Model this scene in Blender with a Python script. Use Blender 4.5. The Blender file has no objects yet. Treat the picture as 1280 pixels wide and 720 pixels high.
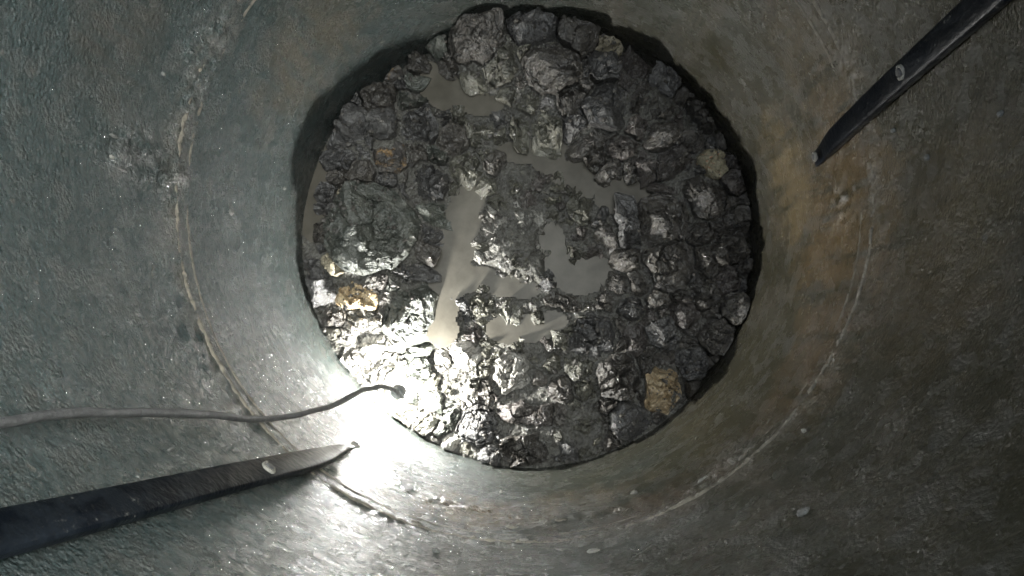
import bpy, math, random
import numpy as np
from mathutils import Vector, Matrix, Quaternion

# ------------------------------------------------------------------ camera, world, sun, exposure
SC = bpy.context.scene
COL = SC.collection
RND = random.Random(7)
NR = np.random.default_rng(11)
SEAM_Z = 0.985               # height of the weld round the casing
R = 0.75                     # inner radius of the casing
CAMZ = 2.69                  # camera height above the mud
FOC = 1005.0                 # focal length in pixels of the 1280 px photograph
MOUTH = 3.05                 # top of the casing
CAM = Vector((0.035, -0.328, CAMZ))

cam_d = bpy.data.cameras.new('camera')
cam_d.sensor_width = 36.0
cam_d.lens = 36.0 * FOC / 1280.0
cam_d.clip_start = 0.02
cam_d.clip_end = 2000
cam = bpy.data.objects.new('camera', cam_d)
COL.objects.link(cam)
nadir = Vector((30.0, -65.0, -FOC)).normalized()
ROT = nadir.rotation_difference(Vector((0, 0, -1)))
cam.rotation_mode = 'QUATERNION'
cam.rotation_quaternion = ROT
cam.location = CAM
SC.camera = cam

SUN_EL, SUN_AZ = math.radians(68.5), math.radians(16)   # direction towards the sun, azimuth from +x
w = bpy.data.worlds.new('World')
SC.world = w
w.use_nodes = True
nt = w.node_tree
sky = nt.nodes.new('ShaderNodeTexSky')
sky.sky_type = 'NISHITA'
sky.sun_disc = False
sky.sun_elevation = SUN_EL
sky.sun_rotation = math.pi / 2 - SUN_AZ
nt.nodes['Background'].inputs['Strength'].default_value = 0.15
nt.links.new(sky.outputs[0], nt.nodes['Background'].inputs['Color'])
sun_d = bpy.data.lights.new('sun', 'SUN')
sun_d.energy = 5.0
sun_d.angle = math.radians(60)
sun_d.color = (0.96, 1.0, 0.97)
sun = bpy.data.objects.new('sun', sun_d)
COL.objects.link(sun)
sdir = Vector((math.cos(SUN_EL) * math.cos(SUN_AZ), math.cos(SUN_EL) * math.sin(SUN_AZ), math.sin(SUN_EL)))
sun.rotation_mode = 'QUATERNION'
sun.rotation_quaternion = Vector((0, 0, -1)).rotation_difference(-sdir)
SC.view_settings.view_transform = 'Standard'
SC.view_settings.look = 'None'
SC.view_settings.exposure = 1.15
SC.view_settings.gamma = 1.0
LAMP_WATT = 1150.0           # emission strength of the bulb

# ------------------------------------------------------------------ helpers
def ray(px, py):
    return (ROT @ Vector((px - 640.0, 360.0 - py, -FOC))).normalized()
def at_z(px, py, z=0.0):
    d = ray(px, py)
    return CAM + d * ((z - CAM.z) / d.z)
def at_wall(px, py, rad=R):
    d = ray(px, py)
    a = d.x * d.x + d.y * d.y
    b = CAM.x * d.x + CAM.y * d.y
    c = CAM.x ** 2 + CAM.y ** 2 - rad * rad
    return CAM + d * ((-b + math.sqrt(b * b - a * c)) / a)

def tag(o, label=None, cat=None, group=None, kind=None):
    for k, v in (('label', label), ('category', cat), ('group', group), ('kind', kind)):
        if v: o[k] = v
    return o

def mesh_np(name, V, F, mat, parent=None, smooth=True, loc=None):
    """V (n,3) array, F (m,4) or (m,3) int array -> one mesh object"""
    me = bpy.data.meshes.new(name)
    V = np.asarray(V, dtype=np.float32); F = np.asarray(F, dtype=np.int32)
    k = F.shape[1]
    me.vertices.add(len(V)); me.vertices.foreach_set('co', V.ravel())
    me.loops.add(F.size); me.loops.foreach_set('vertex_index', F.ravel())
    me.polygons.add(len(F))
    me.polygons.foreach_set('loop_start', np.arange(0, F.size, k, dtype=np.int32))
    me.polygons.foreach_set('use_smooth', np.full(len(F), smooth, dtype=bool))
    me.update(calc_edges=True)
    me.validate()
    if mat: me.materials.append(mat)
    o = bpy.data.objects.new(name, me)
    COL.objects.link(o)
    if parent: o.parent = parent
    if loc is not None: o.location = loc
    return o

def empty(name, loc=(0, 0, 0), parent=None):
    o = bpy.data.objects.new(name, None)
    o.empty_display_size = 0.05
    COL.objects.link(o)
    o.location = loc
    if parent: o.parent = parent
    return o

# --- noise (vectorised)
_perm = np.random.default_rng(3).permutation(256).astype(np.int64)
_perm = np.concatenate([_perm, _perm, _perm])
_g = np.random.default_rng(5).normal(size=(256, 3)); _g /= np.linalg.norm(_g, axis=1)[:, None]
def perlin(P):
    P = np.asarray(P, dtype=np.float64)
    I = np.floor(P).astype(np.int64); f = P - I; I &= 255
    u = f * f * f * (f * (f * 6 - 15) + 10)
    out = 0
    for dx in (0, 1):
        wx = u[:, 0] if dx else 1 - u[:, 0]
        for dy in (0, 1):
            wy = u[:, 1] if dy else 1 - u[:, 1]
            for dz in (0, 1):
                wz = u[:, 2] if dz else 1 - u[:, 2]
                h = _perm[_perm[_perm[(I[:, 0] + dx) & 255] + ((I[:, 1] + dy) & 255)] + ((I[:, 2] + dz) & 255)]
                g = _g[h]
                out = out + wx * wy * wz * (g[:, 0] * (f[:, 0] - dx) + g[:, 1] * (f[:, 1] - dy) + g[:, 2] * (f[:, 2] - dz))
    return out
def fbm(P, octv=4, gain=0.5, ridged=False):
    s, a, t = 0, 1.0, 0
    P = np.array(P, dtype=np.float64)
    for k in range(octv):
        n = perlin(P + 17.3 * k)
        if ridged: n = 0.5 - 2.0 * np.abs(n)
        s = s + a * n; t += a; a *= gain; P = P * 2.03
    return s / t
def worley(X, Y, seed=0):
    """F1, F2 and cell id of a jittered 2-D cell pattern, cell size 1"""
    ix = np.floor(X).astype(np.int64); iy = np.floor(Y).astype(np.int64)
    f1 = np.full(X.shape, 9.0); f2 = np.full(X.shape, 9.0); cid = np.zeros(X.shape, np.int64); vx = np.zeros(X.shape); vy = np.zeros(X.shape)
    for dx in (-1, 0, 1):
        for dy in (-1, 0, 1):
            cx, cy = ix + dx, iy + dy
            h = _perm[_perm[(cx + seed * 31) & 255] + (cy & 255)]
            h2 = _perm[(h + 91 + seed) & 255]
            qx = cx + h / 256.0 - X; qy = cy + h2 / 256.0 - Y
            d = np.hypot(qx, qy)
            lt = d < f1
            vx = np.where(lt, qx, vx); vy = np.where(lt, qy, vy)
            f2 = np.where(lt, f1, np.minimum(f2, d))
            cid = np.where(lt, h, cid)
            f1 = np.where(lt, d, f1)
    return f1, f2, cid, vx, vy
def shatter(X, Y, freq, seed=0, warp=1.6):
    """broken pieces of size 1/freq: every piece has its own height and tilt, with a crack between; result about -1..1"""
    P = np.stack([X, Y, 0 * X + seed], 1)
    f1, f2, cid, vx, vy = worley(X * freq + warp * perlin(P * freq * .6), Y * freq + warp * perlin(P * freq * .6 + 9), seed)
    a = cid / 256.0 * 6.283 * 7
    tl = ((cid * 7) % 256) / 256.0
    return ((cid * 13) % 256) / 128.0 - 1.0 + 1.6 * tl * (vx * np.cos(a) + vy * np.sin(a)), 1 - sstep(0, .16, f2 - f1)
def sstep(a, b, x):
    t = np.clip((x - a) / (b - a), 0, 1)
    return t * t * (3 - 2 * t)

# ------------------------------------------------------------------ materials
class NB:
    def __init__(s, name):
        s.m = bpy.data.materials.new(name); s.m.use_nodes = True
        s.t = s.m.node_tree; s.p = s.t.nodes['Principled BSDF']
        s.tc = s.n('ShaderNodeTexCoord')
    def n(s, t, **kw):
        x = s.t.nodes.new(t)
        for k, v in kw.items(): setattr(x, k, v)
        return x
    def l(s, a, b): s.t.links.new(a, b)
    def noise(s, scale, detail=5, rough=0.55, vec=None, dist=0.0):
        x = s.n('ShaderNodeTexNoise'); x.inputs['Scale'].default_value = scale
        x.inputs['Detail'].default_value = detail; x.inputs['Roughness'].default_value = rough
        x.inputs['Distortion'].default_value = dist
        s.l(vec or s.tc.outputs['Object'], x.inputs['Vector'])
        return x.outputs['Fac']
    def voro(s, scale, feat='F1', vec=None, out='Distance'):
        x = s.n('ShaderNodeTexVoronoi', feature=feat); x.inputs['Scale'].default_value = scale
        s.l(vec or s.tc.outputs['Object'], x.inputs['Vector'])
        return x.outputs[out]
    def ramp(s, fac, a, b, c0=(0, 0, 0, 1), c1=(1, 1, 1, 1)):
        x = s.n('ShaderNodeValToRGB')
        x.color_ramp.elements[0].position = a; x.color_ramp.elements[1].position = b
        x.color_ramp.elements[0].color = c0; x.color_ramp.elements[1].color = c1
        s.l(fac, x.inputs['Fac']); return x.outputs['Color']
    def mix(s, fac, a, b, mode='MIX'):
        x = s.n('ShaderNodeMix', data_type='RGBA', blend_type=mode)
        if isinstance(fac, float): x.inputs[0].default_value = fac
        else: s.l(fac, x.inputs[0])
        for i, v in ((6, a), (7, b)):
            if isinstance(v, tuple): x.inputs[i].default_value = v
            else: s.l(v, x.inputs[i])
        return x.outputs[2]
    def math(s, op, a, b=0.0):
        x = s.n('ShaderNodeMath', operation=op)
        for i, v in ((0, a), (1, b)):
            if isinstance(v, (int, float)): x.inputs[i].default_value = v
            else: s.l(v, x.inputs[i])
        return x.outputs[0]
    def bump(s, h, dist, strength=1.0, prev=None):
        x = s.n('ShaderNodeBump'); x.inputs['Distance'].default_value = dist
        x.inputs['Strength'].default_value = strength
        s.l(h, x.inputs['Height'])
        if prev: s.l(prev, x.inputs['Normal'])
        return x.outputs['Normal']
    def blob(s, c, r, soft=0.6):
        """1 inside a stain of radius r round point c, ragged edge, 0 outside"""
        x = s.n('ShaderNodeVectorMath', operation='DISTANCE')
        s.l(s.tc.outputs['Object'], x.inputs[0]); x.inputs[1].default_value = c
        nz = s.noise(9.0, 6, 0.65)
        d = s.math('ADD', x.outputs['Value'], s.math('MULTIPLY', s.math('SUBTRACT', nz, 0.5), r * 1.6))
        return s.ramp(d, r * (1 - soft), r, (1, 1, 1, 1), (0, 0, 0, 1))

def rgb(r, g, b): return (r, g, b, 1.0)

def mud_material(name, c0, c1, fleck=None, wet=(0.12, 0.5), spot=None, bumpd=0.0052, fleck_rng=(0.60, 0.70)):
    b = NB(name)
    oi = b.n('ShaderNodeObjectInfo')
    off = b.n('ShaderNodeVectorMath', operation='ADD')
    sc = b.n('ShaderNodeVectorMath', operation='SCALE')
    cmb = b.n('ShaderNodeCombineXYZ')
    for i in range(3): b.l(oi.outputs['Random'], cmb.inputs[i])
    b.l(cmb.outputs[0], sc.inputs[0]); sc.inputs['Scale'].default_value = 13.0
    b.l(b.tc.outputs['Object'], off.inputs[0]); b.l(sc.outputs[0], off.inputs[1])
    v = off.outputs[0]
    n1 = b.noise(22, 6, 0.6, v)
    n2 = b.noise(150, 5, 0.6, v)
    col = b.mix(b.ramp(n1, 0.35, 0.68), c0, c1)
    dark = b.ramp(n2, 0.30, 0.7, rgb(.55, .55, .55), rgb(1.25, 1.25, 1.25))
    col = b.mix(1.0, col, dark, 'MULTIPLY')
    rr = b.n('ShaderNodeMapRange'); b.l(oi.outputs['Random'], rr.inputs[0])
    rr.inputs[3].default_value = 0.72; rr.inputs[4].default_value = 1.25
    vv = b.n('ShaderNodeHueSaturation'); b.l(col, vv.inputs['Color']); b.l(rr.outputs[0], vv.inputs['Value'])
    col = vv.outputs[0]
    if fleck:
        col = b.mix(b.ramp(b.noise(34, 6, 0.7, v), fleck_rng[0], fleck_rng[1]), col, fleck)
    if spot:
        col = b.mix(b.ramp(b.noise(70, 4, 0.7, v), 0.58, 0.7), col, spot)
    b.l(col, b.p.inputs['Base Color'])
    rn = b.noise(60, 6, 0.75, v)
    ro = b.n('ShaderNodeMapRange'); b.l(rn, ro.inputs[0])
    ro.inputs[1].default_value = 0.46; ro.inputs[2].default_value = 0.58
    ro.inputs[3].default_value = wet[1] + .1; ro.inputs[4].default_value = wet[0]
    b.l(ro.outputs[0], b.p.inputs['Roughness'])
    b.p.inputs['Specular IOR Level'].default_value = 0.55
    b.l(b.ramp(b.noise(38, 5, .7, v), .40, .60), b.p.inputs['Coat Weight'])
    b.p.inputs['Coat Roughness'].default_value = .085
    b.p.inputs['Coat IOR'].default_value = 1.4
    h = b.math('ADD', b.math('MULTIPLY', b.noise(130, 8, 0.75, v, 0.5), 1.0),
               b.math('MULTIPLY', b.voro(210, 'F1', v), 0.5))
    bn = b.bump(h, bumpd * .85, 0.9)
    b.l(bn, b.p.inputs['Normal'])
    b.l(b.bump(b.noise(95, 5, .7, v), bumpd, 0.9), b.p.inputs['Coat Normal'])
    return b.m

M = {}
M['clod_dark'] = mud_material('wet_dark_mud', rgb(0.052, 0.048, 0.043), rgb(0.100, 0.091, 0.077), fleck=rgb(0.142, 0.128, 0.105))
M['clod_blue'] = mud_material('wet_blue_grey_mud', rgb(0.053, 0.052, 0.051), rgb(0.103, 0.100, 0.094), wet=(.12, .42))
M['clod_green'] = mud_material('wet_green_grey_mud', rgb(0.062, 0.069, 0.059), rgb(0.117, 0.120, 0.101), wet=(.2, .5))
M['clod_olive'] = mud_material('wet_olive_mud', rgb(0.077, 0.075, 0.060), rgb(0.135, 0.130, 0.103), fleck=rgb(0.189, 0.180, 0.135))
M['clod_brown'] = mud_material('wet_brown_mud', rgb(0.055, 0.048, 0.043), rgb(0.091, 0.081, 0.072))
M['rock_ochre'] = mud_material('ochre_rock', rgb(.30, .215, .115), rgb(.52, .42, .27), fleck=rgb(.15, .125, .09), fleck_rng=(.56, .68), spot=rgb(.6, .5, .36), wet=(.25, .55))
M['rock_tan'] = mud_material('tan_rock', rgb(.24, .21, .14), rgb(.38, .34, .25), fleck=rgb(.09, .085, .08), wet=(.35, .65))
M['rock_rust'] = mud_material('rust_spotted_rock', rgb(.075, .07, .066), rgb(.14, .13, .115), fleck=rgb(.26, .17, .08), fleck_rng=(.52, .64), wet=(.3, .6))
M['rock_red'] = mud_material('red_flecked_rock', rgb(.22, .20, .13), rgb(.36, .32, .22), spot=rgb(.42, .13, .06), wet=(.35, .65))
M['clod_lamplit'] = mud_material('lamplit_pale_mud', rgb(0.207, 0.197, 0.176), rgb(0.394, 0.383, 0.343), wet=(.2, .5))  # mud paled so the lamp's light is in its colour
M['bed'] = mud_material('mud_bed', rgb(0.077, 0.074, 0.064), rgb(0.126, 0.122, 0.103), fleck=rgb(0.171, 0.162, 0.126), bumpd=.0075)

def water_material():
    b = NB('muddy_water')
    col = b.mix(b.ramp(b.noise(14, 6, 0.6), .35, .65), rgb(.062, .056, .043), rgb(.10, .092, .074))
    b.l(col, b.p.inputs['Base Color'])
    b.p.inputs['Roughness'].default_value = 0.34
    b.p.inputs['IOR'].default_value = 1.33
    b.p.inputs['Specular IOR Level'].default_value = .22
    b.l(b.bump(b.noise(30, 3, 0.5), .0012, .5), b.p.inputs['Normal'])
    return b.m
M['water'] = water_material()

def wall_material():
    b = NB('slurry_coated_steel')
    g = b.tc.outputs['Object']
    sx = b.n('ShaderNodeSeparateXYZ'); b.l(g, sx.inputs[0])
    n1 = b.noise(3.2, 7, 0.62)
    n2 = b.noise(16, 7, 0.65)
    # daylight's blue tint painted on one side of the pipe, olive rust on the other
    side = b.math('ADD', b.math('MULTIPLY', sx.outputs[0], .62), b.math('ADD', b.math('MULTIPLY', n1, .7), .12))
    col = b.mix(b.ramp(side, .22, .82), rgb(.043, .064, .061), rgb(.050, .046, .027))
    col = b.mix(b.ramp(n2, .5, .78), col, rgb(.10, .098, .085))
    mp = b.n('ShaderNodeMapping'); mp.inputs['Scale'].default_value = (7, 7, .7)
    b.l(g, mp.inputs['Vector'])
    st = b.noise(1.6, 6, 0.6, mp.outputs[0])
    col = b.mix(b.math('MULTIPLY', b.ramp(st, .54, .72), b.ramp(side, .25, .7)), col, rgb(.095, .084, .062))
    mp2 = b.n('ShaderNodeMapping'); mp2.inputs['Scale'].default_value = (16, 16, 2.2)
    b.l(g, mp2.inputs['Vector'])
    run = b.ramp(b.noise(1.5, 6, .65, mp2.outputs[0]), .36, .54)
    for px, py, r, c, k in ((1050, 265, .36, rgb(.145, .10, .045), .9), (985, 225, .24, rgb(.17, .13, .068), .95),
                            (1060, 160, .2, rgb(.14, .1, .055), .8), (1180, 330, .28, rgb(.105, .082, .045), .6),
                            (1025, 90, .24, rgb(.125, .1, .06), .6), (1230, 240, .16, rgb(.10, .085, .045), .6),
                            (590, 640, .24, rgb(.15, .108, .06), .85), (390, 60, .30, rgb(.105, .09, .06), .7),
                            (1030, 440, .26, rgb(.125, .09, .052), .8), (150, 40, .16, rgb(.085, .075, .058), .7),
                            (730, 625, .22, rgb(.13, .11, .075), .7), (840, 625, .2, rgb(.115, .085, .06), .6),
                            (165, 190, .10, rgb(.13, .135, .125), .8), (215, 190, .12, rgb(.115, .118, .105), .7), (215, 290, .1, rgb(.115, .118, .105), .7)):
        m = b.math('MULTIPLY', b.blob(tuple(at_wall(px, py)), r), run)
        col = b.mix(b.math('MULTIPLY', m, k), col, c)
    # dried mud caught on the weld, all the way round
    dz = b.math('ABSOLUTE', b.math('SUBTRACT', b.math('ADD', sx.outputs[2], b.math('MULTIPLY', b.math('SUBTRACT', n2, .5), .12)), SEAM_Z))
    near = b.math('MULTIPLY', b.ramp(dz, .008, .075, rgb(1, 1, 1), rgb(0, 0, 0)), b.ramp(b.noise(30, 7, .75), .42, .62))
    col = b.mix(b.math('MULTIPLY', near, .7), col, rgb(.16, .15, .125))
    # splashed mud above the muck, darkened to paint shade onto the low wall
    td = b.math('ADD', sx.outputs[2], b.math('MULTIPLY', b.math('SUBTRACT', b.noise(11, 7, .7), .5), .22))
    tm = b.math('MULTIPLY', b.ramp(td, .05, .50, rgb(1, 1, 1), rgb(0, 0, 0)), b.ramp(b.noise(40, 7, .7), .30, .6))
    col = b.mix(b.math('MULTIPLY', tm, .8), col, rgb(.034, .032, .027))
    # fine pale and dark grains
    gm = b.ramp(b.noise(5, 4, .6), .35, .65)
    col = b.mix(b.math('MULTIPLY', b.ramp(b.noise(190, 4, .65), .60, .72), .8), col, rgb(.15, .148, .13))
    col = b.mix(b.ramp(b.noise(140, 4, .65), .64, .76), col, rgb(.025, .026, .024))
    col = b.mix(b.ramp(b.noise(28, 3, .5), .70, .76), col, rgb(.13, .125, .105))
    b.l(col, b.p.inputs['Base Color'])
    ro = b.n('ShaderNodeMapRange'); b.l(n2, ro.inputs[0])
    ro.inputs[1].default_value = .3; ro.inputs[2].default_value = .7
    ro.inputs[3].default_value = .17; ro.inputs[4].default_value = .36
    b.l(ro.outputs[0], b.p.inputs['Roughness'])
    # grain: strong on the blue-grey side and in patches, worn smooth elsewhere
    v = b.voro(140, 'F1')
    h = b.math('ADD', b.math('MULTIPLY', b.noise(88, 7, .68, None, .4), 1.0), b.math('MULTIPLY', v, -.4))
    amt = b.math('ADD', b.math('MULTIPLY', b.ramp(side, .25, .75, rgb(1, 1, 1), rgb(.18, .18, .18)), .95), b.math('MULTIPLY', gm, .4))
    h = b.math('MULTIPLY', h, amt)
    b.l(b.math('MULTIPLY', amt, b.ramp(b.noise(55, 5, .7), .45, .62)), b.p.inputs['Coat Weight'])
    b.p.inputs['Coat Roughness'].default_value = .09
    b.l(b.bump(b.noise(135, 5, .7), .006, 1.0), b.p.inputs['Coat Normal'])
    nn = b.bump(h, .0105, 1.0)
    nn = b.bump(b.math('MULTIPLY', b.noise(34, 5, .62), amt), .005, .5, nn)
    b.l(nn, b.p.inputs['Normal'])
    return b.m
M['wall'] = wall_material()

def crust_material(name, c0, c1):
    b = NB(name)
    col = b.mix(b.ramp(b.noise(60, 6, .65), .35, .65), c0, c1)
    b.l(col, b.p.inputs['Base Color'])
    b.p.inputs['Roughness'].default_value = .45
    b.l(b.bump(b.noise(120, 6, .7), .006, 1.0), b.p.inputs['Normal'])
    return b.m
M['seam'] = crust_material('crusted_weld', rgb(.10, .09, .07), rgb(.27, .245, .19))
M['crust'] = crust_material('grey_mud_crust', rgb(.13, .135, .125), rgb(.22, .22, .195))
M['crust_pale'] = crust_material('pale_mud_fleck', rgb(.20, .195, .17), rgb(.40, .385, .33))

def bar_material():
    b = NB('black_blue_coating')
    sc = b.ramp(b.noise(48, 5, .7), .63, .68)
    mp = b.n('ShaderNodeMapping'); mp.inputs['Scale'].default_value = (9, 9, 1.2)
    b.l(b.tc.outputs['Object'], mp.inputs['Vector'])
    sm = b.ramp(b.noise(3, 5, .6, mp.outputs[0]), .5, .7)
    col = b.mix(sm, rgb(.004, .006, .009), rgb(.012, .016, .022))
    sz = b.n('ShaderNodeSeparateXYZ'); b.l(b.tc.outputs['Object'], sz.inputs[0])
    mp3 = b.n('ShaderNodeMapping'); mp3.inputs['Scale'].default_value = (14, 14, 17)
    b.l(b.tc.outputs['Object'], mp3.inputs['Vector'])
    up = b.math('MULTIPLY', b.ramp(sz.outputs[2], .78, .95), b.ramp(b.noise(1.2, 3, .5, mp3.outputs[0]), .46, .54))
    col = b.mix(b.math('MULTIPLY', up, .15), col, rgb(.045, .055, .062))  # faint bluish reflection painted on the upper part of the bar
    col = b.mix(b.math('MULTIPLY', sc, .7), col, rgb(.17, .17, .155))
    b.l(col, b.p.inputs['Base Color'])
    b.l(b.math('ADD', b.math('MULTIPLY', sm, .15), b.math('ADD', b.math('MULTIPLY', sc, .3), .3)), b.p.inputs['Roughness'])
    b.p.inputs['Specular IOR Level'].default_value = .12
    b.l(b.math('MULTIPLY', b.ramp(b.noise(12, 4, .6), .45, .65), .4), b.p.inputs['Coat Weight']); b.p.inputs['Coat Roughness'].default_value = .14
    b.l(b.bump(b.noise(60, 5, .6), .003, .8), b.p.inputs['Normal'])
    return b.m
M['bar'] = bar_material()
M['cable'] = crust_material('grey_cable_sheath', rgb(.07, .07, .07), rgb(.14, .14, .135))
M['socket'] = crust_material('grey_lamp_socket', rgb(.22, .22, .22), rgb(.3, .3, .29))
def bulb_material():
    b = NB('lit_bulb')
    b.p.inputs['Emission Color'].default_value = (1.0, .99, .96, 1)
    b.p.inputs['Emission Strength'].default_value = LAMP_WATT
    b.p.inputs['Base Color'].default_value = (.8, .8, .8, 1)
    return b.m
M['bulb'] = bulb_material()
def ground_material():
    b = NB('site_ground')
    b.l(b.mix(b.ramp(b.noise(2, 8, .65), .35, .65), rgb(.16, .14, .11), rgb(.26, .23, .18)), b.p.inputs['Base Color'])
    b.p.inputs['Roughness'].default_value = .9
    b.l(b.bump(b.noise(14, 8, .7), .04, .8), b.p.inputs['Normal'])
    return b.m
M['ground'] = ground_material()

# ------------------------------------------------------------------ the casing
def wall_relief(th, z):
    """inward thickness of dents and mud on the wall, metres"""
    P = np.stack([np.cos(th) * R, np.sin(th) * R, z], 1)
    d = 0.0035 * fbm(P * 5.0, 3)
    d += 0.0022 * fbm(P * 38.0, 3)
    # crusted mud gathered round the seam, thick in places
    dz = z - SEAM_Z + 0.012 * fbm(P * 4.0 + 5, 2)
    am = np.clip(0.5 + 1.5 * fbm(P * 2.3 + 9, 2), 0.1, 1.3)
    lumps = np.clip(fbm(P * 48.0, 4, .6) + .12, 0, 1)
    d += am * 0.024 * lumps * np.exp(-(dz / 0.05) ** 2)
    d += am * 0.004 * np.exp(-(dz / 0.03) ** 2)
    d += 0.004 * np.exp(-((dz + .055) / 0.007) ** 2) * np.clip(am - .3, 0, 1)
    # two diagonal smears and a scuffed patch
    for (px, py, sz, st, amp) in ((165, 190, .10, .055, .013), (205, 215, .14, .04, .018), (240, 110, .07, .10, .016), (230, 400, .04, .16, .008), (1050, 250, .12, .08, .013),
                                  (1035, 130, .12, .06, .007), (560, 630, .06, .18, .012), (760, 640, .05, .2, .012), (900, 590, .05, .15, .010), (1030, 470, .06, .15, .010), (270, 50, .1, .07, .014)):
        p = at_wall(px, py); t0 = math.atan2(p.y, p.x)
        dt = np.angle(np.exp(1j * (th - t0))) * R
        mk = np.exp(-(dt / st) ** 2 - ((z - p.z) / sz) ** 2)
        d += amp * mk * np.clip(.35 + 2.2 * fbm(P * 30.0 + 3, 4, .6), 0, 1.3)
    return d

casing = empty('steel_casing')
tag(casing, 'round steel casing pipe coated in grey slurry, open at the top, round the whole pit', 'pipe casing')
nth, nz = 720, 400
zs = np.linspace(-0.12, MOUTH, nz)
ths = np.linspace(0, 2 * math.pi, nth, endpoint=False)
TH, ZZ = np.meshgrid(ths, zs)
rel = wall_relief(TH.ravel(), ZZ.ravel())
rr = R - rel
Vi = np.stack([np.cos(TH.ravel()) * rr, np.sin(TH.ravel()) * rr, ZZ.ravel()], 1)
ro = R + 0.014
Vo = np.array([[math.cos(t) * ro, math.sin(t) * ro, z] for z in (MOUTH, -0.12) for t in ths])
Vall = np.concatenate([Vi, Vo])
ii = np.arange(nz - 1)[:, None] * nth; jj = np.arange(nth)[None, :]; j2 = (jj + 1) % nth
Fi = np.stack([ii + jj, ii + nth + jj, ii + nth + j2, ii + j2], -1).reshape(-1, 4)
b0 = nz * nth; jt = np.arange(nth); jt2 = (jt + 1) % nth; top = (nz - 1) * nth
F1_ = np.stack([top + jt, b0 + jt, b0 + jt2, top + jt2], -1)
F2_ = np.stack([b0 + jt, b0 + nth + jt, b0 + nth + jt2, b0 + jt2], -1)
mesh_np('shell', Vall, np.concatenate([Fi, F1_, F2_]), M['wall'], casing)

# weld bead ring, irregular
def ring_bead(name, z0, half, hgt, seed, mat, breaks=0.0):
    n, k = 1400, 9
    t = np.linspace(0, 2 * math.pi, n, endpoint=False)
    C = np.stack([np.cos(t), np.sin(t), np.full(n, seed * 1.0)], 1)
    zc = z0 - 0.012 * fbm(C * 3.0 + 5, 2) + 0.003 * fbm(C * 30, 3)
    hh = hgt * np.clip(0.75 + 1.1 * fbm(C * 40 + 2, 4, .65) + .8 * fbm(C * 3 + 7, 2) - breaks, 0.0, 2)
    hh = hh + hgt * .45 * np.exp(-((np.mod(t, 2 * math.pi) - 3.35) / .55) ** 2) * (1 + fbm(C * 30 + 9, 3))
    wv = half * np.clip(1 + 1.1 * fbm(C * 25 + 4, 3), .4, 2)
    V = []
    for q in range(k):
        a = math.pi * q / (k - 1)
        P = np.stack([np.cos(t) * 60, np.sin(t) * 60, np.full(n, q * 1.3 + seed)], 1)
        rad = R + .003 - (hh * math.sin(a) * (1 + .5 * perlin(P)) + (.004 if 0 < q < k - 1 else -.002))
        V.append(np.stack([np.cos(t) * rad, np.sin(t) * rad, zc - wv * math.cos(a)], 1))
    V = np.concatenate(V)
    i0 = np.arange(k - 1)[:, None] * n; j = np.arange(n)[None, :]; jn = (j + 1) % n
    F = np.stack([i0 + j, i0 + n + j, i0 + n + jn, i0 + jn], -1).reshape(-1, 4)
    return mesh_np(name, V, F, mat, casing)
ring_bead('weld_seam', SEAM_Z, .007, .010, 1, M['seam'], breaks=.45)
ring_bead('weld_seam', SEAM_Z - .062, .005, .003, 4, M['seam'], breaks=.75)

# lumps of mud stuck on the wall: each a small part
def blob_mesh(n, seed, rough=.35):
    u = np.linspace(0, math.pi, n); v = np.linspace(0, 2 * math.pi, 2 * n, endpoint=False)
    U, W = np.meshgrid(u, v, indexing='ij')
    P = np.stack([np.sin(U) * np.cos(W), np.sin(U) * np.sin(W), np.cos(U)], -1).reshape(-1, 3)
    P = P * (1 + rough * 1.6 * fbm(P * 2.4 + seed * 7.1, 4, .65))[:, None]
    i = np.arange(n - 1)[:, None] * 2 * n; j = np.arange(2 * n)[None, :]; j2 = (j + 1) % (2 * n)
    F = np.stack([i + j, i + 2 * n + j, i + 2 * n + j2, i + j2], -1).reshape(-1, 4)
    return P, F
def wall_lump(name, px, py, sx, sz, th, mat, seed, n=12):
    p = at_wall(px, py)
    d = ray(px, py)
    P, F = blob_mesh(n, seed, .6)
    rot = Matrix.Rotation(math.atan2(p.y, p.x), 3, 'Z')
    V = np.array([rot @ Vector((q[0] * th, q[1] * sx, q[2] * sz)) for q in P])
    o = mesh_np(name, V, F, mat, casing, loc=Vector((p.x * .997, p.y * .997, p.z)))
    return o
for k, (px, py, sx, sz, m) in enumerate((
        (655, 677, .011, .006, 'crust_pale'), (742, 690, .012, .006, 'crust_pale'), (1005, 641, .011, .012, 'crust'),
        (626, 616, .004, .004, 'crust_pale'), (793, 617, .009, .006, 'crust_pale'), (1006, 539, .005, .007, 'crust_pale'),
        (203, 92, .004, .006, 'crust'), (138, 196, .004, .006, 'crust_pale'), (141, 170, .003, .014, 'crust'),
        (150, 212, .003, .02, 'crust'), (212, 563, .0025, .009, 'crust'), (268, 590, .003, .008, 'crust'), (1118, 163, .005, .006, 'crust'), (1252, 142, .005, .006, 'crust'),
        (1160, 197, .006, .007, 'crust'), (288, 265, .008, .012, 'crust'), (355, 235, .006, .007, 'crust'),
        (640, 660, .012, .009, 'seam'), (700, 652, .016, .007, 'seam'), (520, 655, .012, .009, 'seam'),
        (545, 690, .008, .006, 'crust'), (880, 600, .014, .006, 'crust_pale'), (930, 572, .012, .006, 'seam'))):
    wall_lump('mud_fleck', px, py, sx, sz, .0045, M[m], k + 1)

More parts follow.
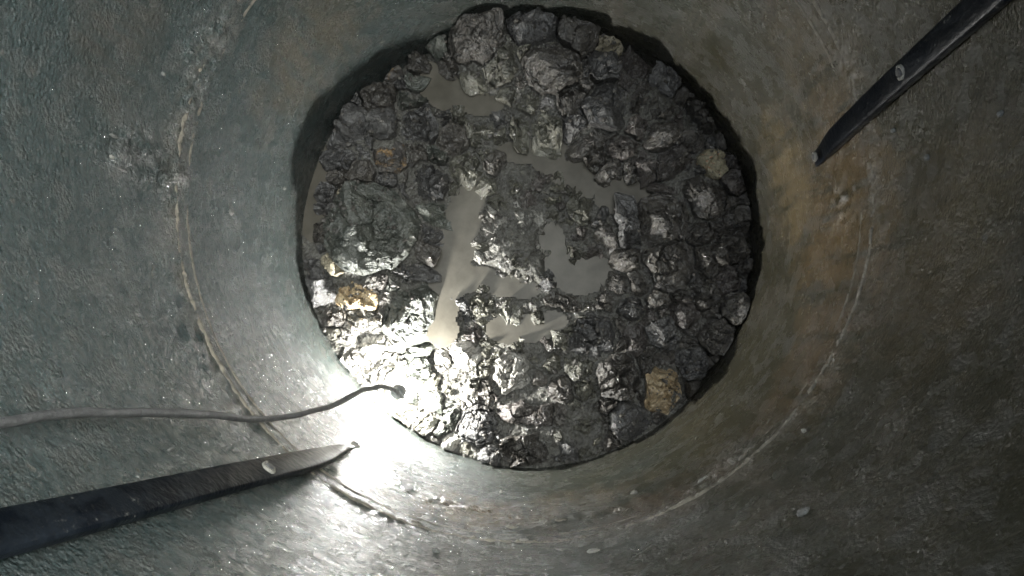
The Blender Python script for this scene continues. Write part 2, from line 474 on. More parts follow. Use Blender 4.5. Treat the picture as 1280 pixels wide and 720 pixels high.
# ------------------------------------------------------------------ ground outside the mouth of the casing
gz = MOUTH - .35
rings = [R + .012, 1.0, 2, 5, 15, 60, 300, 1500]
V, F = [], []
for a_, r_ in enumerate(rings):
    for t in range(64):
        tt = 2 * math.pi * t / 64
        V.append((math.cos(tt) * r_, math.sin(tt) * r_, gz + (0.04 * math.sin(3 * tt + a_) if 0 < a_ < 6 else 0)))
for a_ in range(len(rings) - 1):
    for t in range(64):
        F.append((a_ * 64 + t, a_ * 64 + 64 + t, a_ * 64 + 64 + (t + 1) % 64, a_ * 64 + (t + 1) % 64))
tag(mesh_np('ground', np.array(V), np.array(F), M['ground']), kind='structure')

# ------------------------------------------------------------------ muck at the bottom: height of the bed
PX = 2.69 / FOC              # metres per pixel on the mud
def W(px, py): 
    p = at_z(px, py, 0.0); return p.x, p.y
RELIEF = [  # px, py, radius px, height m: broad rises and hollows
    (470, 285, 75, .10), (470, 160, 60, .09), (600, 60, 60, .10), (690, 80, 70, .10), (800, 150, 70, .10),
    (870, 240, 60, .09), (830, 330, 80, .065), (880, 380, 50, .04), (800, 460, 70, .035), (690, 540, 60, .02),
    (640, 240, 60, .0), (640, 330, 50, .012), (500, 480, 90, -.06), (450, 450, 50, -.04), (580, 350, 40, -.03),
    (600, 450, 50, -.02), (420, 350, 50, .03), (520, 560, 90, -.05), (552, 435, 34, -.045), (640, 430, 60, -.02)]
RELIEF = [(*W(a, b), r * PX, h) for a, b, r, h in RELIEF]
PUDDLES = [  # label, level, colour-neutral list of (px,py,rx,ry)
    ('long narrow muddy puddle running down left of the middle of the pit', 'long narrow puddle', -.012,
     [(585, 250, 18, 16), (578, 275, 20, 26), (566, 310, 24, 26), (563, 345, 26, 26), (575, 352, 22, 12), (552, 378, 18, 26), (552, 412, 17, 18), (600, 345, 16, 9)]),
    ('slanting muddy puddle above the middle of the pit, below the rubble heap', 'slanting puddle', .0,
     [(655, 190, 26, 11), (690, 198, 22, 18), (712, 215, 22, 16), (732, 232, 18, 12)]),
    ('pale strip of muddy water against the left wall', 'pale strip of water', .03,
     [(394, 280, 12, 18), (398, 250, 13, 22), (404, 220, 11, 20), (410, 200, 8, 12)]),
    ('small round muddy puddle in the brightly lit mud right of the lamp', 'small lit puddle', -.01,
     [(640, 412, 26, 15), (665, 410, 26, 14), (690, 402, 14, 10)]),
    ('wide shallow puddle right of the shiny mud in the middle', 'wide shallow puddle', .006,
     [(725, 345, 30, 20), (745, 340, 20, 16), (700, 330, 16, 20), (690, 300, 12, 16)]),
    ('smooth film of muddy water in a hollow of the upper rubble', 'upper mud film', .028,
     [(552, 112, 22, 16), (575, 126, 30, 15), (602, 134, 20, 10), (540, 98, 9, 12)]),
    ('dark flat puddle between clods right of the middle', 'dark flat puddle', .022,
     [(785, 245, 28, 20), (765, 250, 18, 14)]),
    ('tiny puddle enclosed by shiny crumbly mud in the middle', 'tiny middle puddle', -.002,
     [(635, 358, 22, 10), (655, 362, 14, 8)])]
for i, (lb, sh, lv, cs) in enumerate(PUDDLES):
    PUDDLES[i] = (lb, sh, lv, [(*W(a, b), rx * PX, ry * PX) for a, b, rx, ry in cs])
def puddle_field(x, y, cs):
    d = np.full(np.shape(x), 9.0)
    for cx, cy, rx, ry in cs:
        k = np.sqrt(((x - cx) / rx) ** 2 + ((y - cy) / ry) ** 2)
        d = np.minimum(d, (k - 1) * min(rx, ry))
    return d
def zbase(x, y):
    z = 0.0 * x
    for cx, cy, r, h in RELIEF:
        z = z + h * np.exp(-((x - cx) ** 2 + (y - cy) ** 2) / (r * r))
    return z
def bed_height(x, y, detail=True):
    z = zbase(x, y)
    P = np.stack([x, y, 0 * x], 1)
    if detail:
        z = z + .014 * fbm(P * 16, 5, .55) + .007 * fbm(P * 60, 3, .6, True)
        h_, c_ = shatter(x, y, 45, 3)
        z = z - .007 * c_ + .006 * h_
        h_, c_ = shatter(x, y, 95, 5)
        z = z - .003 * c_ + .003 * h_
    wob = .008 * fbm(P * 25 + 4, 3) if detail else 0
    for _, _, lv, cs in PUDDLES:
        d = puddle_field(x, y, cs) + wob
        k = 1 - sstep(-.012, .042, d)
        z = z * (1 - k) + k * (lv - .016)
        # keep shores from rising straight above the water
        k2 = (1 - sstep(.0, .07, d)) * .7
        z = z * (1 - k2) + k2 * np.minimum(z, lv + .012)
    return z

n = 440
g = np.linspace(-R, R, n)
GX, GY = np.meshgrid(g, g)
bx, by = GX.ravel(), GY.ravel()
rad = np.hypot(bx, by)
bz = bed_height(bx, by) + sstep(.64, .75, rad) * np.where(bx * .6 + by * .8 > -.1, -.05, .012)
inpud = np.min([puddle_field(bx, by, p[3]) for p in PUDDLES], axis=0)
mid = np.exp(-((bx - at_z(660, 320).x) / .2) ** 2 - ((by - at_z(660, 320).y) / .25) ** 2)
bz = bz + (.045 * mid - .022 + .05 * np.clip(fbm(np.stack([bx * 5, by * 5, 0 * bx + 3], 1), 2) - .02, -.2, .3)) * sstep(.0, .03, inpud)
idx = np.arange(n * n).reshape(n, n)
Fq = np.stack([idx[:-1, :-1], idx[:-1, 1:], idx[1:, 1:], idx[1:, :-1]], -1).reshape(-1, 4)
Fq = Fq[(rad[Fq] < R + .004).all(1)]
used, inv = np.unique(Fq, return_inverse=True)
tag(mesh_np('mud_bed', np.stack([bx, by, bz], 1)[used], inv.reshape(-1, 4), M['bed']), kind='structure')

for lb, sh, lv, cs in PUDDLES:
    x0 = min(c[0] - c[2] for c in cs) - .03; x1 = max(c[0] + c[2] for c in cs) + .03
    y0 = min(c[1] - c[3] for c in cs) - .03; y1 = max(c[1] + c[3] for c in cs) + .03
    nx, ny = max(2, int((x1 - x0) / .006)), max(2, int((y1 - y0) / .006))
    gx, gy = np.meshgrid(np.linspace(x0, x1, nx), np.linspace(y0, y1, ny))
    gx, gy = gx.ravel(), gy.ravel()
    d = puddle_field(gx, gy, cs)
    idx = np.arange(nx * ny).reshape(ny, nx)
    Fp = np.stack([idx[:-1, :-1], idx[:-1, 1:], idx[1:, 1:], idx[1:, :-1]], -1).reshape(-1, 4)
    Fp = Fp[((d[Fp] < .014) & (np.hypot(gx, gy)[Fp] < R + .006)).all(1)]
    used, inv = np.unique(Fp, return_inverse=True)
    V = np.stack([gx, gy, np.full(gx.shape, lv)], 1)[used]
    o = mesh_np('puddle', V, inv.reshape(-1, 4), M['water'])
    tag(o, kind='structure'); o['label'] = lb

# ------------------------------------------------------------------ clods and rocks: tightly packed broken mud
# name, px, py, radius px, material, options, label, short landmark text
LAND = [
 ('rock', 828, 486, 19, 'rock_ochre', dict(ay=1.45, h=1.2, rot=-.25), 'big ochre rock standing against the lower right rim of the rubble', 'the big ochre rock'),
 ('rock', 450, 372, 24, 'rock_ochre', dict(ay=.5, h=.6, smooth=1), 'flat ochre rock on the left above the white glare of the lamp', 'the flat ochre rock'),
 ('rock', 885, 208, 16, 'rock_red', dict(h=1.2), 'tan rock with red flecks on the right rim of the rubble', 'the red-flecked tan rock'),
 ('rock', 762, 63, 14, 'rock_tan', dict(h=.9), 'small tan rock on the upper right rim of the rubble', 'the small upper tan rock'),
 ('rock', 489, 92, 13, 'rock_rust', dict(h=.9), 'small rust-coloured rock on the upper left rim of the rubble', 'the small rust rock'),
 ('rock', 493, 201, 19, 'rock_rust', dict(h=.8), 'rust-stained rock in the upper left of the pit', 'the rust-stained rock'),
 ('rock', 440, 250, 13, 'rock_tan', dict(h=.9), 'small tan rock beside the pale strip of water at the left', 'the left tan rock'),
 ('rock', 426, 330, 15, 'rock_tan', dict(h=.6), 'dull greenish tan rock above the flat ochre rock', 'the greenish tan rock'),
 ('rock', 828, 105, 20, 'clod_blue', dict(h=1.1), 'rounded bluish stone on the upper right rim of the rubble', 'the bluish rim stone'),
 ('mud_slab', 512, 392, 28, 'clod_green', dict(ay=1.35, h=1.0, slab=(-.5, .45)), 'smooth dark slab leaning at the lower end of the long puddle', 'the leaning dark slab'),
 ('mud_slab', 655, 518, 34, 'clod_brown', dict(ay=.36, h=.5, slab=(.1, .5), rot=-.05), 'long flat brown slab low in the pit right of the lamp glare', 'the long brown slab'),
 ('mud_slab', 704, 379, 24, 'clod_dark', dict(ay=.4, h=.6, slab=(-.2, .3), rot=-.25), 'thin leaf-shaped dark slab right of the small lit puddle', 'the leaf-shaped slab'),
 ('mud_clod', 470, 290, 52, 'clod_green', dict(ay=1.0, h=.55), 'largest clod, a smooth greenish grey mass at the left of the pit', 'the large greenish clod'),
 ('mud_clod', 792, 285, 23, 'clod_blue', dict(ay=1.2, h=1.1, slab=(-.3, .25), wet=1), 'shiny bluish block right of the middle of the pit', 'the shiny bluish block'),
 ('mud_clod', 741, 420, 22, 'clod_blue', dict(ay=1.3, h=.9, wet=1), 'glinting bluish clod below the wide shallow puddle', 'the glinting bluish clod'),
 ('mud_clod', 786, 524, 22, 'clod_blue', dict(h=1.0, slab=(-.3, -.3), wet=1), 'bluish shiny clod left of the big ochre rock', 'the bluish shiny clod'),
 ('mud_clod', 640, 470, 18, 'clod_lamplit', dict(ay=1.6, h=.9, rot=.35), 'pale upright clod lit by the lamp above the long brown slab', 'the pale upright clod'),
 ('mud_clod', 660, 560, 32, 'clod_dark', dict(ay=.8, h=.7), 'crumbly grey clod at the lowest edge of the rubble', 'the lowest crumbly clod'),
 ('mud_clod', 598, 58, 34, 'clod_dark', dict(h=.9), 'big cracked block at the top rim of the rubble', 'the big cracked block'),
 ('mud_clod', 690, 98, 30, 'clod_dark', dict(ay=1.1, h=.8), 'big dark jagged clod in the upper rubble below the rim', 'the jagged upper clod'),
 ('mud_slab', 876, 150, 24, 'clod_dark', dict(ay=.36, h=.9, rot=-.85), 'curved dark flake standing along the upper right wall', 'the curved flake'),
 ('mud_clod', 832, 332, 25, 'clod_dark', dict(ay=1.3, h=.55, rot=.3), 'large dark broken clod in the right of the pit', 'the large broken clod'),
 ('mud_clod', 872, 252, 25, 'clod_dark', dict(h=1.0), 'domed grey clod below the red-flecked tan rock', 'the domed grey clod'),
 ('mud_clod', 440, 165, 26, 'clod_blue', dict(h=.9, wet=1), 'wet bluish clod at the upper left rim of the rubble', 'the wet bluish rim clod'),
 ('mud_clod', 822, 280, 22, 'clod_dark', dict(ay=1.6, h=1.0, slab=(.5, .0), rot=.25), 'upright dark clod right of the shiny bluish block', 'the upright dark clod'),
 ('mud_clod', 682, 350, 11, 'clod_blue', dict(ay=1.5, h=1.3), 'small dark blue lump in the shiny mud of the middle', 'the small blue lump'),
 ('mud_clod', 912, 312, 17, 'clod_dark', dict(h=1.0), 'round dark lump at the far right rim of the rubble', 'the round right rim lump'),
 ('mud_clod', 665, 42, 30, 'clod_blue', dict(ay=.8, h=.9), 'wide blue-grey clod at the top rim beside the big cracked block', 'the wide top rim clod'),
]
seeds = []
for L in LAND:
    x, y = W(L[1], L[2])
    seeds.append(dict(x=x, y=y, r=L[3] * PX, name=L[0], mat=L[4], opt=L[5], label=L[6], short=L[7]))
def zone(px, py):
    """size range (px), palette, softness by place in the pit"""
    if math.hypot(px - 500, py - 480) < 105: return (12, 24), ('clod_lamplit', 'clod_lamplit', 'clod_olive', 'clod_green'), .2  # pale palette paints in the glare round the lamp
    if math.hypot(px - 640, py - 315) < 62: return (9, 18), ('clod_lamplit', 'clod_olive', 'clod_lamplit'), .8  # pale palette paints in the lit mound in the middle
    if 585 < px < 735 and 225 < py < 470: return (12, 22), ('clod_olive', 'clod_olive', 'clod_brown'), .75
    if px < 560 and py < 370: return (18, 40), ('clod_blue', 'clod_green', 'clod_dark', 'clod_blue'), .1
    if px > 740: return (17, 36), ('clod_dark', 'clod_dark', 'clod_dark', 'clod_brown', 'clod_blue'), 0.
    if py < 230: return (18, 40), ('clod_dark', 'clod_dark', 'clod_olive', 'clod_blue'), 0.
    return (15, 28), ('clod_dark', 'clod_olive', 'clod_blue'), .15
TARGET_N = 292
tries = 0
shrink = 1.0
while len(seeds) < TARGET_N and tries < 60000:
    tries += 1
    if tries % 5000 == 0: shrink = max(.42, shrink * .86)
    px, py = RND.uniform(370, 945), RND.uniform(15, 592)
    x, y = W(px, py)
    rr_ = math.hypot(x, y)
    if rr_ > R - .012: continue
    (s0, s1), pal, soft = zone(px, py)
    r = RND.uniform(s0, s1) * PX * shrink
    if rr_ > R - r * .55: continue
    xa, ya = np.array([x]), np.array([y])
    if any(puddle_field(xa, ya, p[3])[0] < r * 1.1 for p in PUDDLES): continue
    if any((x - s['x']) ** 2 + (y - s['y']) ** 2 < (.86 * (r + s['r'] * (1.1 if s['label'] else 1))) ** 2 for s in seeds): continue
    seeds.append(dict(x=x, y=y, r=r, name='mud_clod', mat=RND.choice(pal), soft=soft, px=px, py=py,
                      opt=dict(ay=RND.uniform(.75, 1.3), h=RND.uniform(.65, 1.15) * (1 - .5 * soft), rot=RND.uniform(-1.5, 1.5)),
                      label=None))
SX = np.array([s['x'] for s in seeds]); SY = np.array([s['y'] for s in seeds]); SR = np.array([s['r'] * (1.12 * max(1, s['opt'].get('ay', 1.0)) if s['label'] else 1.0) for s in seeds])

HN = 560                       # height map for the crumbs
HM = np.full((HN, HN), -1.0)
def hm_add(V):
    i = np.clip(((V[:, 0] + R) / (2 * R) * HN).astype(int), 0, HN - 1)
    j = np.clip(((V[:, 1] + R) / (2 * R) * HN).astype(int), 0, HN - 1)
    np.maximum.at(HM, (i, j), V[:, 2])
hm_add(np.stack([bx, by, bz], 1)[rad < R])

def build_clod(i, s):
    rng = np.random.default_rng(100 + i)
    o = s['opt']; r = s['r']; cx, cy = s['x'], s['y']
    soft = s.get('soft', 0.)
    na = int(np.clip(r / .0042 * 3.4, 40, 120)); nr = int(np.clip(r / .0034, 11, 36))
    th = np.linspace(0, 2 * math.pi, na, endpoint=False)
    ux, uy = np.cos(th), np.sin(th)
    # own outline: squarish ellipse, then cut against the neighbours
    ay = o.get('ay', 1.0); rot = o.get('rot', 0.0)
    a_ = r * (1.0 / math.sqrt(ay)); b_ = r * math.sqrt(ay)
    lx, ly = np.cos(th - rot), np.sin(th - rot)
    pw = 2.6
    land = s['label'] is not None
    if land: a_, b_ = r, r * ay
    own = 1.0 / (np.abs(lx / a_) ** pw + np.abs(ly / b_) ** pw) ** (1 / pw)
    pg = np.full(na, 9.0)
    rk = s['name'] == 'rock'
    nk = 8 if rk else int(rng.integers(5, 8))
    for q in range(nk):
        ph = 2 * math.pi * (q + rng.uniform(-.35, .35)) / nk
        pg = np.minimum(pg, (rng.uniform(.86, 1.12) if rk else rng.uniform(.74, 1.08)) / np.maximum(np.cos(th - ph), .05))
    own = own * np.minimum(pg, 1.25)
    own = own * (2.9 if not land else 1.3)
    own = own * (1 + .14 * fbm(np.stack([ux * 1.3, uy * 1.3, np.full(na, i * 3.7)], 1), 3))
    t = own.copy()
    for j in range(len(SX)):
        if j == i: continue
        dx, dy = SX[j] - cx, SY[j] - cy
        D2 = dx * dx + dy * dy
        if D2 > (SR[i] + SR[j] + .12) ** 2: continue
        D = math.sqrt(D2)
        pr = ux * dx + uy * dy
        tb = np.where(pr > 1e-6, (D2 + SR[i] ** 2 - SR[j] ** 2) / (2 * np.maximum(pr, 1e-6)), 9)
        t = np.minimum(t, np.maximum(tb, .25 * r))
    gap = .0010 + .0060 * max(0, rng.normal(.1, .7))
    t = np.maximum(t - gap, .2 * r)
    # stay inside the casing
    cu = cx * ux + cy * uy
    tw = -cu + np.sqrt(np.maximum(cu * cu - (cx * cx + cy * cy) + (R - .012 + .009 * rng.random()) ** 2, 0))
    t = np.minimum(t, tw)
    t = np.minimum(t, 2.3 * r)
    # rings: top surface, then the flank going down
    sv = np.linspace(0, 1, nr) ** .8
    zb = float(bed_height(np.array([cx]), np.array([cy]), False)[0])
    hgt = o.get('h', .9) * r * (.75 if land else .72) + .012
    kpow = rng.uniform(4.5, 10.0); drop = .6 if land else rng.uniform(.25, .65)
    ks = o.get('slab')
    SS, TT = np.meshgrid(sv, t, indexing='ij')
    UX = np.broadcast_to(ux, SS.shape); UY = np.broadcast_to(uy, SS.shape)
    X = cx + UX * SS * TT; Y = cy + UY * SS * TT
    lxr, lyr = (X - cx) / r, (Y - cy) / r
    tilt = rng.normal(0, .42, 2)
    if ks: tilt = np.array(ks)
    Z = hgt * (1 - SS ** kpow * drop) + r * (tilt[0] * lxr + tilt[1] * lyr)
    # chopped faces
    nf = 3 if ks else int(rng.integers(4, 8))
    for _ in range(nf):
        az = rng.uniform(0, 2 * math.pi); sl = rng.uniform(.35, 1.5)
        off = rng.uniform(.0, .8)
        pl = hgt * rng.uniform(.85, 1.05) - sl * r * (lxr * math.cos(az) + lyr * math.sin(az) - off)
        Z = np.minimum(Z, pl)
    # a step broken across some clods
    if not ks and rng.random() < .6:
        az = rng.uniform(0, 2 * math.pi); off = rng.normal(0, .25)
        q = lxr * math.cos(az) + lyr * math.sin(az) - off + .22 * fbm(np.stack([lxr.ravel() * 1.5, lyr.ravel() * 1.5, np.full(lxr.size, i * 1.9)], 1), 2).reshape(lxr.shape)
        Z = Z - hgt * rng.uniform(.2, .5) * sstep(0, .13, q)
    Z = Z + zb + (0 if land else min(r, .06) * rng.normal(0, .32))
    X, Y, Z = X.ravel(), Y.ravel(), Z.ravel()
    # flank
    fl = []
    for dzf, ins in ((.012, .995), (.03, .96), (.06, .92), (.10, .86)):
        fl.append((cx + ux * t * ins, cy + uy * t * ins, Z[-na:] - dzf))
    X = np.concatenate([X] + [f[0] for f in fl]); Y = np.concatenate([Y] + [f[1] for f in fl]); Z = np.concatenate([Z] + [f[2] for f in fl])
    P = np.stack([X, Y, Z], 1)
    rough = rng.uniform(.5, 1.3) * (.7 if (ks or o.get('smooth')) else 1.0)
    if s['label'] and s['short'] == 'the large greenish clod': rough = .9
    if s['name'] == 'rock': rough = 1.0
    rough *= (1 + .5 * soft)
    Q = P + np.array([0, 0, i * .37])
    # craggy displacement in all three axes
    k1 = 1.0 / max(.03, r * .9)
    D = np.stack([fbm(Q * k1, 3), fbm(Q * k1 + 31, 3), fbm(Q * k1 + 57, 3)], 1) * min(r, .06) * .22 * rough
    D[:, 2] += .0035 * rough * fbm(Q * 62, 4, .62, True)
    D[:, 2] += .004 * rough * fbm(Q * 170, 2, .6)
    crk = np.clip(fbm(Q * 10 + 3, 2) * 2 + .55, .1, 1)
    for fq, am, cr in ((15, .030, .024), (36, .0095, .009), (85, .0032, .0035)):
        h_, c_ = shatter(X, Y, fq, (i * 5 + fq) % 23)
        D[:, 2] += rough * crk * (am * h_ - cr * c_)
    edge = np.concatenate([np.repeat(sv, na), np.ones(4 * na)])
    D[:, :2] *= (1 - .55 * edge ** 3)[:, None]
    # one common warp bends all the cracks alike
    P2 = np.stack([X, Y, 0 * X], 1)
    for fq, am in ((9, .024), (30, .013), (80, .006)):
        D[:, 0] += am * fbm(P2 * fq + 71, 2); D[:, 1] += am * fbm(P2 * fq + 37, 2)
    P = P + D
    # never through the steel
    rr = np.hypot(P[:, 0], P[:, 1]); k = np.minimum(1, (R - .004) / np.maximum(rr, 1e-6))
    P[:, 0] *= k; P[:, 1] *= k
    nrr = nr + 4
    c0 = P[:na].mean(0)
    ii = np.arange(nrr - 1)[:, None] * na; jj = np.arange(na)[None, :]; j2 = (jj + 1) % na
    F = np.stack([ii + jj, ii + na + jj, ii + na + j2, ii + j2], -1).reshape(-1, 4)
    P[:na] = c0            # the first ring is the crown point
    hm_add(P)
    base = Vector((cx, cy, zb - .03))
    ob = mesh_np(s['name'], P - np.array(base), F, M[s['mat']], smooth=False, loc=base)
    s['obj'] = ob; s['top'] = float(P[:, 2].max())
    return ob
for i, s in enumerate(seeds):
    build_clod(i, s)

# ------------------------------------------------------------------ labels that single each clod out
SIZEW = lambda r: 'large' if r > .062 else 'medium' if r > .045 else 'small'
COLW = {'clod_dark': 'dark grey', 'clod_blue': 'blue-grey', 'clod_green': 'greenish grey', 'clod_olive': 'olive grey', 'clod_brown': 'brownish grey', 'clod_lamplit': 'pale grey'}
ORD = ['nearest', 'second nearest', 'third nearest', 'fourth nearest', 'fifth nearest', 'sixth nearest', 'seventh nearest', 'eighth nearest', 'ninth nearest', 'tenth nearest']
marks = [(s['x'], s['y'], s['short']) for s in seeds if s['label']]
LAMP = at_z(500, 489, .105)
for lb, sh, lv, cs in PUDDLES:
    marks.append((sum(c[0] for c in cs) / len(cs), sum(c[1] for c in cs) / len(cs), 'the ' + sh))
marks.append((LAMP.x, LAMP.y, 'the hanging lamp'))
groups = {}
for s in seeds:
    if s['label']:
        tag(s['obj'], s['label'], s['name'].split('_')[-1], 'broken rock and mud heaped in the pit'); continue
    m = min(marks, key=lambda q: (q[0] - s['x']) ** 2 + (q[1] - s['y']) ** 2)
    dx, dy = s['x'] - m[0], s['y'] - m[1]
    dr = ('right of' if dx > 0 else 'left of') if abs(dx) > abs(dy) else ('above' if dy > 0 else 'below')
    groups.setdefault((m[2], dr, SIZEW(s['r']), COLW[s['mat']]), []).append((math.hypot(dx, dy), s))
for (mk, dr, sz, co), lst in groups.items():
    lst.sort(key=lambda q: q[0])
    for k, (_, s) in enumerate(lst):
        lab = f'{sz} {co} clod {dr} {mk}' if len(lst) == 1 else f'{sz} {co} clod {ORD[k]} {dr} {mk}'
        tag(s['obj'], lab, 'clod', 'broken rock and mud heaped in the pit')

# ------------------------------------------------------------------ loose crumbs of mud (nobody could count them)
ico = np.array([(0, 0, 1), (.894, 0, .447), (.276, .851, .447), (-.724, .526, .447), (-.724, -.526, .447), (.276, -.851, .447),
                (.724, .526, -.447), (-.276, .851, -.447), (-.894, 0, -.447), (-.276, -.851, -.447), (.724, -.526, -.447), (0, 0, -1)])
icf = np.array([(0, 1, 2), (0, 2, 3), (0, 3, 4), (0, 4, 5), (0, 5, 1), (1, 6, 2), (2, 7, 3), (3, 8, 4), (4, 9, 5), (5, 10, 1),
                (2, 6, 7), (3, 7, 8), (4, 8, 9), (5, 9, 10), (1, 10, 6), (6, 11, 7), (7, 11, 8), (8, 11, 9), (9, 11, 10), (10, 11, 6)])
NC = 5200
Vc, Fc = [], []
made = 0
while made < NC:
    r_ = R * math.sqrt(RND.random()) * .985; t_ = RND.uniform(0, 2 * math.pi)
    x, y = r_ * math.cos(t_), r_ * math.sin(t_)
    if perlin(np.array([[x * 9, y * 9, 2.2]]))[0] < RND.uniform(-.35, .3): continue
    i_, j_ = int((x + R) / (2 * R) * HN), int((y + R) / (2 * R) * HN)
    if i_ >= HN or j_ >= HN or HM[i_, j_] < -.5: continue
    d = min(puddle_field(np.array([x]), np.array([y]), p[3])[0] for p in PUDDLES)
    if d < -.001 and RND.random() < .97: continue
    q = .0028 + .0075 * RND.random() ** 3.2
    q3 = q * NR.uniform(.6, 1.3, 3)
    P = ico * NR.uniform(.7, 1.25, (12, 1)) * q3
    a = RND.uniform(0, 6.28)
    P = np.stack([P[:, 0] * math.cos(a) - P[:, 1] * math.sin(a), P[:, 0] * math.sin(a) + P[:, 1] * math.cos(a), P[:, 2]], 1)
    Vc.append(P + np.array([x, y, HM[i_, j_] + .1 * q])); Fc.append(icf + 12 * made); made += 1
tag(mesh_np('mud_crumbs', np.concatenate(Vc), np.concatenate(Fc), M['clod_dark'], smooth=False),
    'scattered crumbs of wet mud lying over the clods', 'mud crumbs', kind='stuff')

# ------------------------------------------------------------------ two black guide bars along the wall
def tube(pts, rads, seg=12, cap=True):
    pts = [Vector(p) for p in pts]; n = len(pts)
    V, F = [], []
    up = Vector((.31, .77, .55)).normalized()
    for i, p in enumerate(pts):
        d = (pts[min(i + 1, n - 1)] - pts[max(i - 1, 0)]).normalized()
        a = d.cross(up).normalized(); b = d.cross(a)
        for k in range(seg):
            t = 2 * math.pi * k / seg
            V.append(p + (a * math.cos(t) + b * math.sin(t)) * rads[i])
    for i in range(n - 1):
        for k in range(seg):
            F.append((i * seg + k, i * seg + (k + 1) % seg, (i + 1) * seg + (k + 1) % seg, (i + 1) * seg + k))
    if cap:
        for e, base in ((0, 0), (1, (n - 1) * seg)):
            V.append(pts[0 if e == 0 else -1]); c = len(V) - 1
            for k in range(seg):
                q = (base + k, base + (k + 1) % seg)
                F.append((c, q[1], q[0], q[0]) if e == 0 else (c, q[0], q[1], q[1]))
    return V, F
def clean_mesh(name, V, F, mat, parent=None, smooth=True, loc=None):
    me = bpy.data.meshes.new(name)
    me.from_pydata([tuple(v) for v in V], [], [tuple(dict.fromkeys(f)) for f in F])
    me.polygons.foreach_set('use_smooth', [smooth] * len(me.polygons)); me.update()
    me.materials.append(mat)
    o = bpy.data.objects.new(name, me); COL.objects.link(o)
    if parent: o.parent = parent
    if loc is not None: o.location = loc
    return o

def guide_bar(tip_px, up_px, label, wid, k0, tl, bolts_px):
    tip = at_wall(*tip_px, R - .012); up = at_wall(*up_px, R - .012)
    root = empty('guide_bar', tip)
    tag(root, label, 'bar', 'black bars along the casing wall')
    L0 = MOUTH - .05 - tip.z
    t_tip, t_up = math.atan2(tip.y, tip.x), math.atan2(up.y, up.x)
    dth = (t_up - t_tip + math.pi) % (2 * math.pi) - math.pi
    slope = dth / (up.z - tip.z)
    # cross-section in (tangential u, inward w); follow the wall
    prof = [(-.5, -.30), (-.5, .20), (-.44, .42), (-.30, .5), (.30, .5), (.44, .42), (.5, .20), (.5, -.30), (.40, -.5), (-.40, -.5)]
    thick = .020
    zs = [0, .012, .03, .06, .10, .15, .21, .27] + list(np.linspace(.34, L0, 26))
    V, F = [], []
    for i, z in enumerate(zs):
        k = k0 + (1 - k0) * float(sstep(-.05, tl, np.array(z)))          # narrows to the tip
        kt = .35 + .65 * float(sstep(0, .16, np.array(z)))         # bevelled: thins to the tip
        sh = (1 - k) * -.3 * wid
        t = t_tip + slope * z + .0025 * math.sin(z * 5)
        er = Vector((math.cos(t), math.sin(t), 0)); et = Vector((-math.sin(t), math.cos(t), 0))
        for (u, w_) in prof:
            rad_ = R - .004 - thick * .5 - .003 * math.sin(z * 3) ** 2 - w_ * thick * kt + (1 - kt) * thick * .3
            # chord width on the curved wall
            p = er * rad_ + et * (u * wid * k + sh)
            p = p * 1.0
            V.append(Vector((p.x, p.y, tip.z + z)) - tip)
    m = len(prof)
    for i in range(len(zs) - 1):
        for k in range(m):
            F.append((i * m + k, i * m + (k + 1) % m, (i + 1) * m + (k + 1) % m, (i + 1) * m + k))
    F.append(tuple(range(m - 1, -1, -1))); F.append(tuple(range((len(zs) - 1) * m, len(zs) * m)))
    bar = clean_mesh('bar', V, F, M['bar'], root, smooth=True)
    md = bar.modifiers.new('bevel', 'BEVEL'); md.width = .002; md.segments = 2; md.limit_method = 'ANGLE'
    for e, (bx_, by_, br) in enumerate(bolts_px):
        p = at_wall(bx_, by_, R - .026)
        rot = Matrix.Rotation(math.atan2(p.y, p.x), 3, 'Z')
        V, F = [], []
        for lv_, rk in ((.4, 1.0), (-.75, 1.0), (-.9, .82)):         # hexagonal head, proud of the bar
            for k in range(6):
                t = math.pi / 3 * k + .3
                V.append(rot @ Vector((lv_ * br * .8, math.cos(t) * br * .8 * rk, math.sin(t) * br * .8 * rk)))
        for q in range(2):
            for k in range(6):
                F.append((q * 6 + k, q * 6 + (k + 1) % 6, q * 6 + 6 + (k + 1) % 6, q * 6 + 6 + k))
        F.append((12, 13, 14, 15, 16, 17))
        hd = clean_mesh('bolt_head', V, F, M['cable'], root, smooth=False, loc=p - tip)
        nr_, ns_ = 26, 8
        t_ = np.repeat(np.linspace(0, 2 * math.pi, nr_, endpoint=False), ns_); f_ = np.tile(np.linspace(0, 2 * math.pi, ns_, endpoint=False), nr_)
        ws = np.clip(.42 + .9 * fbm(np.stack([np.cos(t_) * 1.6, np.sin(t_) * 1.6, np.full(t_.shape, e * 5. + wid * 90)], 1), 3), .08, .9)
        rr_ = br * (.95 + ws * np.cos(f_) * .7)
        Vr = np.array([rot @ Vector(q) for q in np.stack([-br * (.15 + ws * np.sin(f_) * .9), rr_ * np.cos(t_), rr_ * np.sin(t_)], 1)])
        a0 = np.arange(nr_)[:, None] * ns_; a1 = ((np.arange(nr_) + 1) % nr_)[:, None] * ns_
        b0_ = np.arange(ns_)[None, :]; b1_ = (b0_ + 1) % ns_
        mesh_np('mud_ring', Vr, np.stack([a0 + b0_, a1 + b0_, a1 + b1_, a0 + b1_], -1).reshape(-1, 4), M['crust_pale'], hd)
    # smears of dried mud on the bar are parts too
    return root
guide_bar((450, 560), (0, 668), 'black bar with tapered tip hanging along the lower left wall, under the cable', .055, .22, .42,
          [(335, 586, .012), (444, 556, .010)])
guide_bar((1018, 198), (1222, 10), 'black bar with blunt tip hanging along the upper right wall in the shade', .052, .66, .16,
          [(1127, 90, .0115), (1019, 196, .010)])

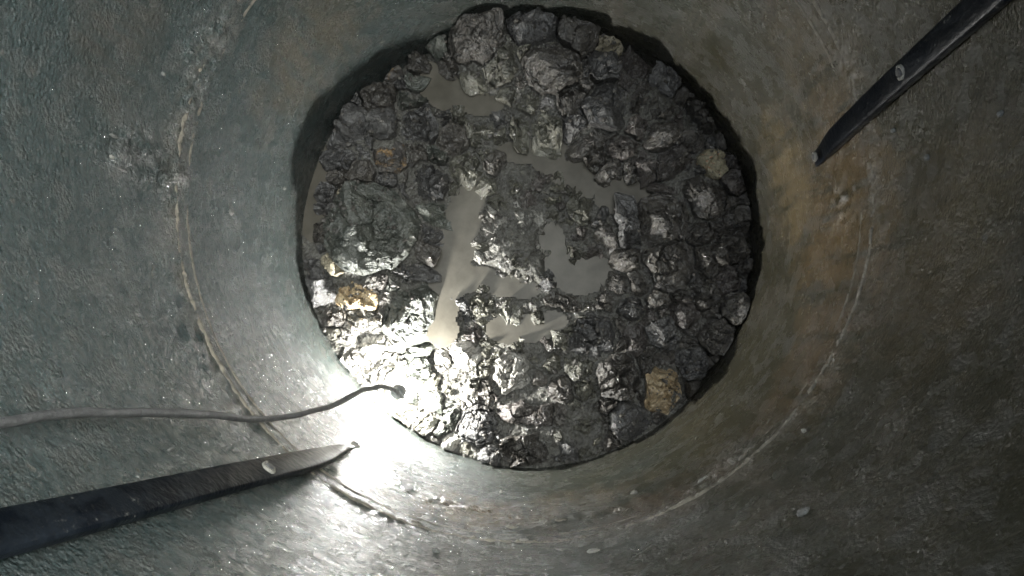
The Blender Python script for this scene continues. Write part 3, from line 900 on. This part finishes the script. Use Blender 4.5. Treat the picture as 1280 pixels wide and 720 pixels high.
# ------------------------------------------------------------------ the work lamp on its cable
lamp = empty('work_lamp', LAMP)
tag(lamp, 'lit bulb in a small grey socket hanging low over the mud on a grey cable', 'lamp')
path_px = [(-420, 505, 2.22), (-160, 518, 1.96), (-60, 526, 1.83), (0, 532, 1.75), (55, 536, 1.63), (110, 539, 1.52), (165, 536, 1.41), (235, 530, 1.26), (300, 526, 1.1),
           (345, 523, .96), (385, 516, .83), (415, 507, .7), (440, 494, .58), (458, 487, .48), (474, 484, .40), (487, 486, .33), (496, 491, .27)]
def spline(P, n):
    out = []
    for i in range(len(P) - 1):
        p0, p1, p2, p3 = P[max(i - 1, 0)], P[i], P[i + 1], P[min(i + 2, len(P) - 1)]
        for k in range(n):
            t = k / n
            out.append(.5 * ((2 * p1) + (p2 - p0) * t + (2 * p0 - 5 * p1 + 4 * p2 - p3) * t * t + (3 * p1 - p0 - 3 * p2 + p3) * t ** 3))
    out.append(P[-1]); return out
def inside(p):
    k = math.hypot(p.x, p.y)
    return p if k < R - .02 else Vector((p.x * (R - .02) / k, p.y * (R - .02) / k, p.z))
cp = [inside(at_z(a, b, z)) for a, b, z in path_px]
e0 = cp[0]; k0 = (R - .02) / math.hypot(e0.x, e0.y)
cp = spline([Vector((e0.x * k0, e0.y * k0, MOUTH + .02)), Vector((e0.x * k0, e0.y * k0, 2.75))] + cp, 6)
cj = [p + Vector([.0045 * float(perlin(np.array([[i * .23, q * 9.1, .5]]))[0]) for q in range(3)]) for i, p in enumerate(cp)]
V, F = tube([p - LAMP for p in cj], [.0068 * (1 + .35 * float(perlin(np.array([[i * .31, 4.4, 1.5]]))[0])) for i in range(len(cj))], 12)
clean_mesh('cable', V, F, M['cable'], lamp)
def lathe(prof, seg=24):
    V, F = [], []
    for r_, z_ in prof:
        for k in range(seg):
            t = 2 * math.pi * k / seg; V.append((r_ * math.cos(t), r_ * math.sin(t), z_))
    for i in range(len(prof) - 1):
        for k in range(seg):
            F.append((i * seg + k, i * seg + (k + 1) % seg, (i + 1) * seg + (k + 1) % seg, (i + 1) * seg + k))
    return V, F
V, F = lathe([(.0005, .075), (.010, .074), (.013, .068), (.013, .055), (.021, .048), (.023, .040), (.023, .0), (.020, -.006), (.0005, -.006)])
clean_mesh('socket', V, F, M['socket'], lamp)
V, F = tube([Vector((.0, .012, .068)), Vector((.004, .018, .085)), Vector((.012, .016, .10)), Vector((.02, .006, .104)), Vector((.026, -.006, .098)), Vector((.027, -.016, .09))], [.0035] * 6, 8)
clean_mesh('hook', V, F, M['socket'], lamp)
V, F = lathe([(.0005, -.006), (.012, -.007), (.014, -.012), (.019, -.022), (.022, -.034), (.021, -.042), (.016, -.052), (.008, -.057), (.0005, -.058)])
clean_mesh('bulb', V, F, M['bulb'], lamp)
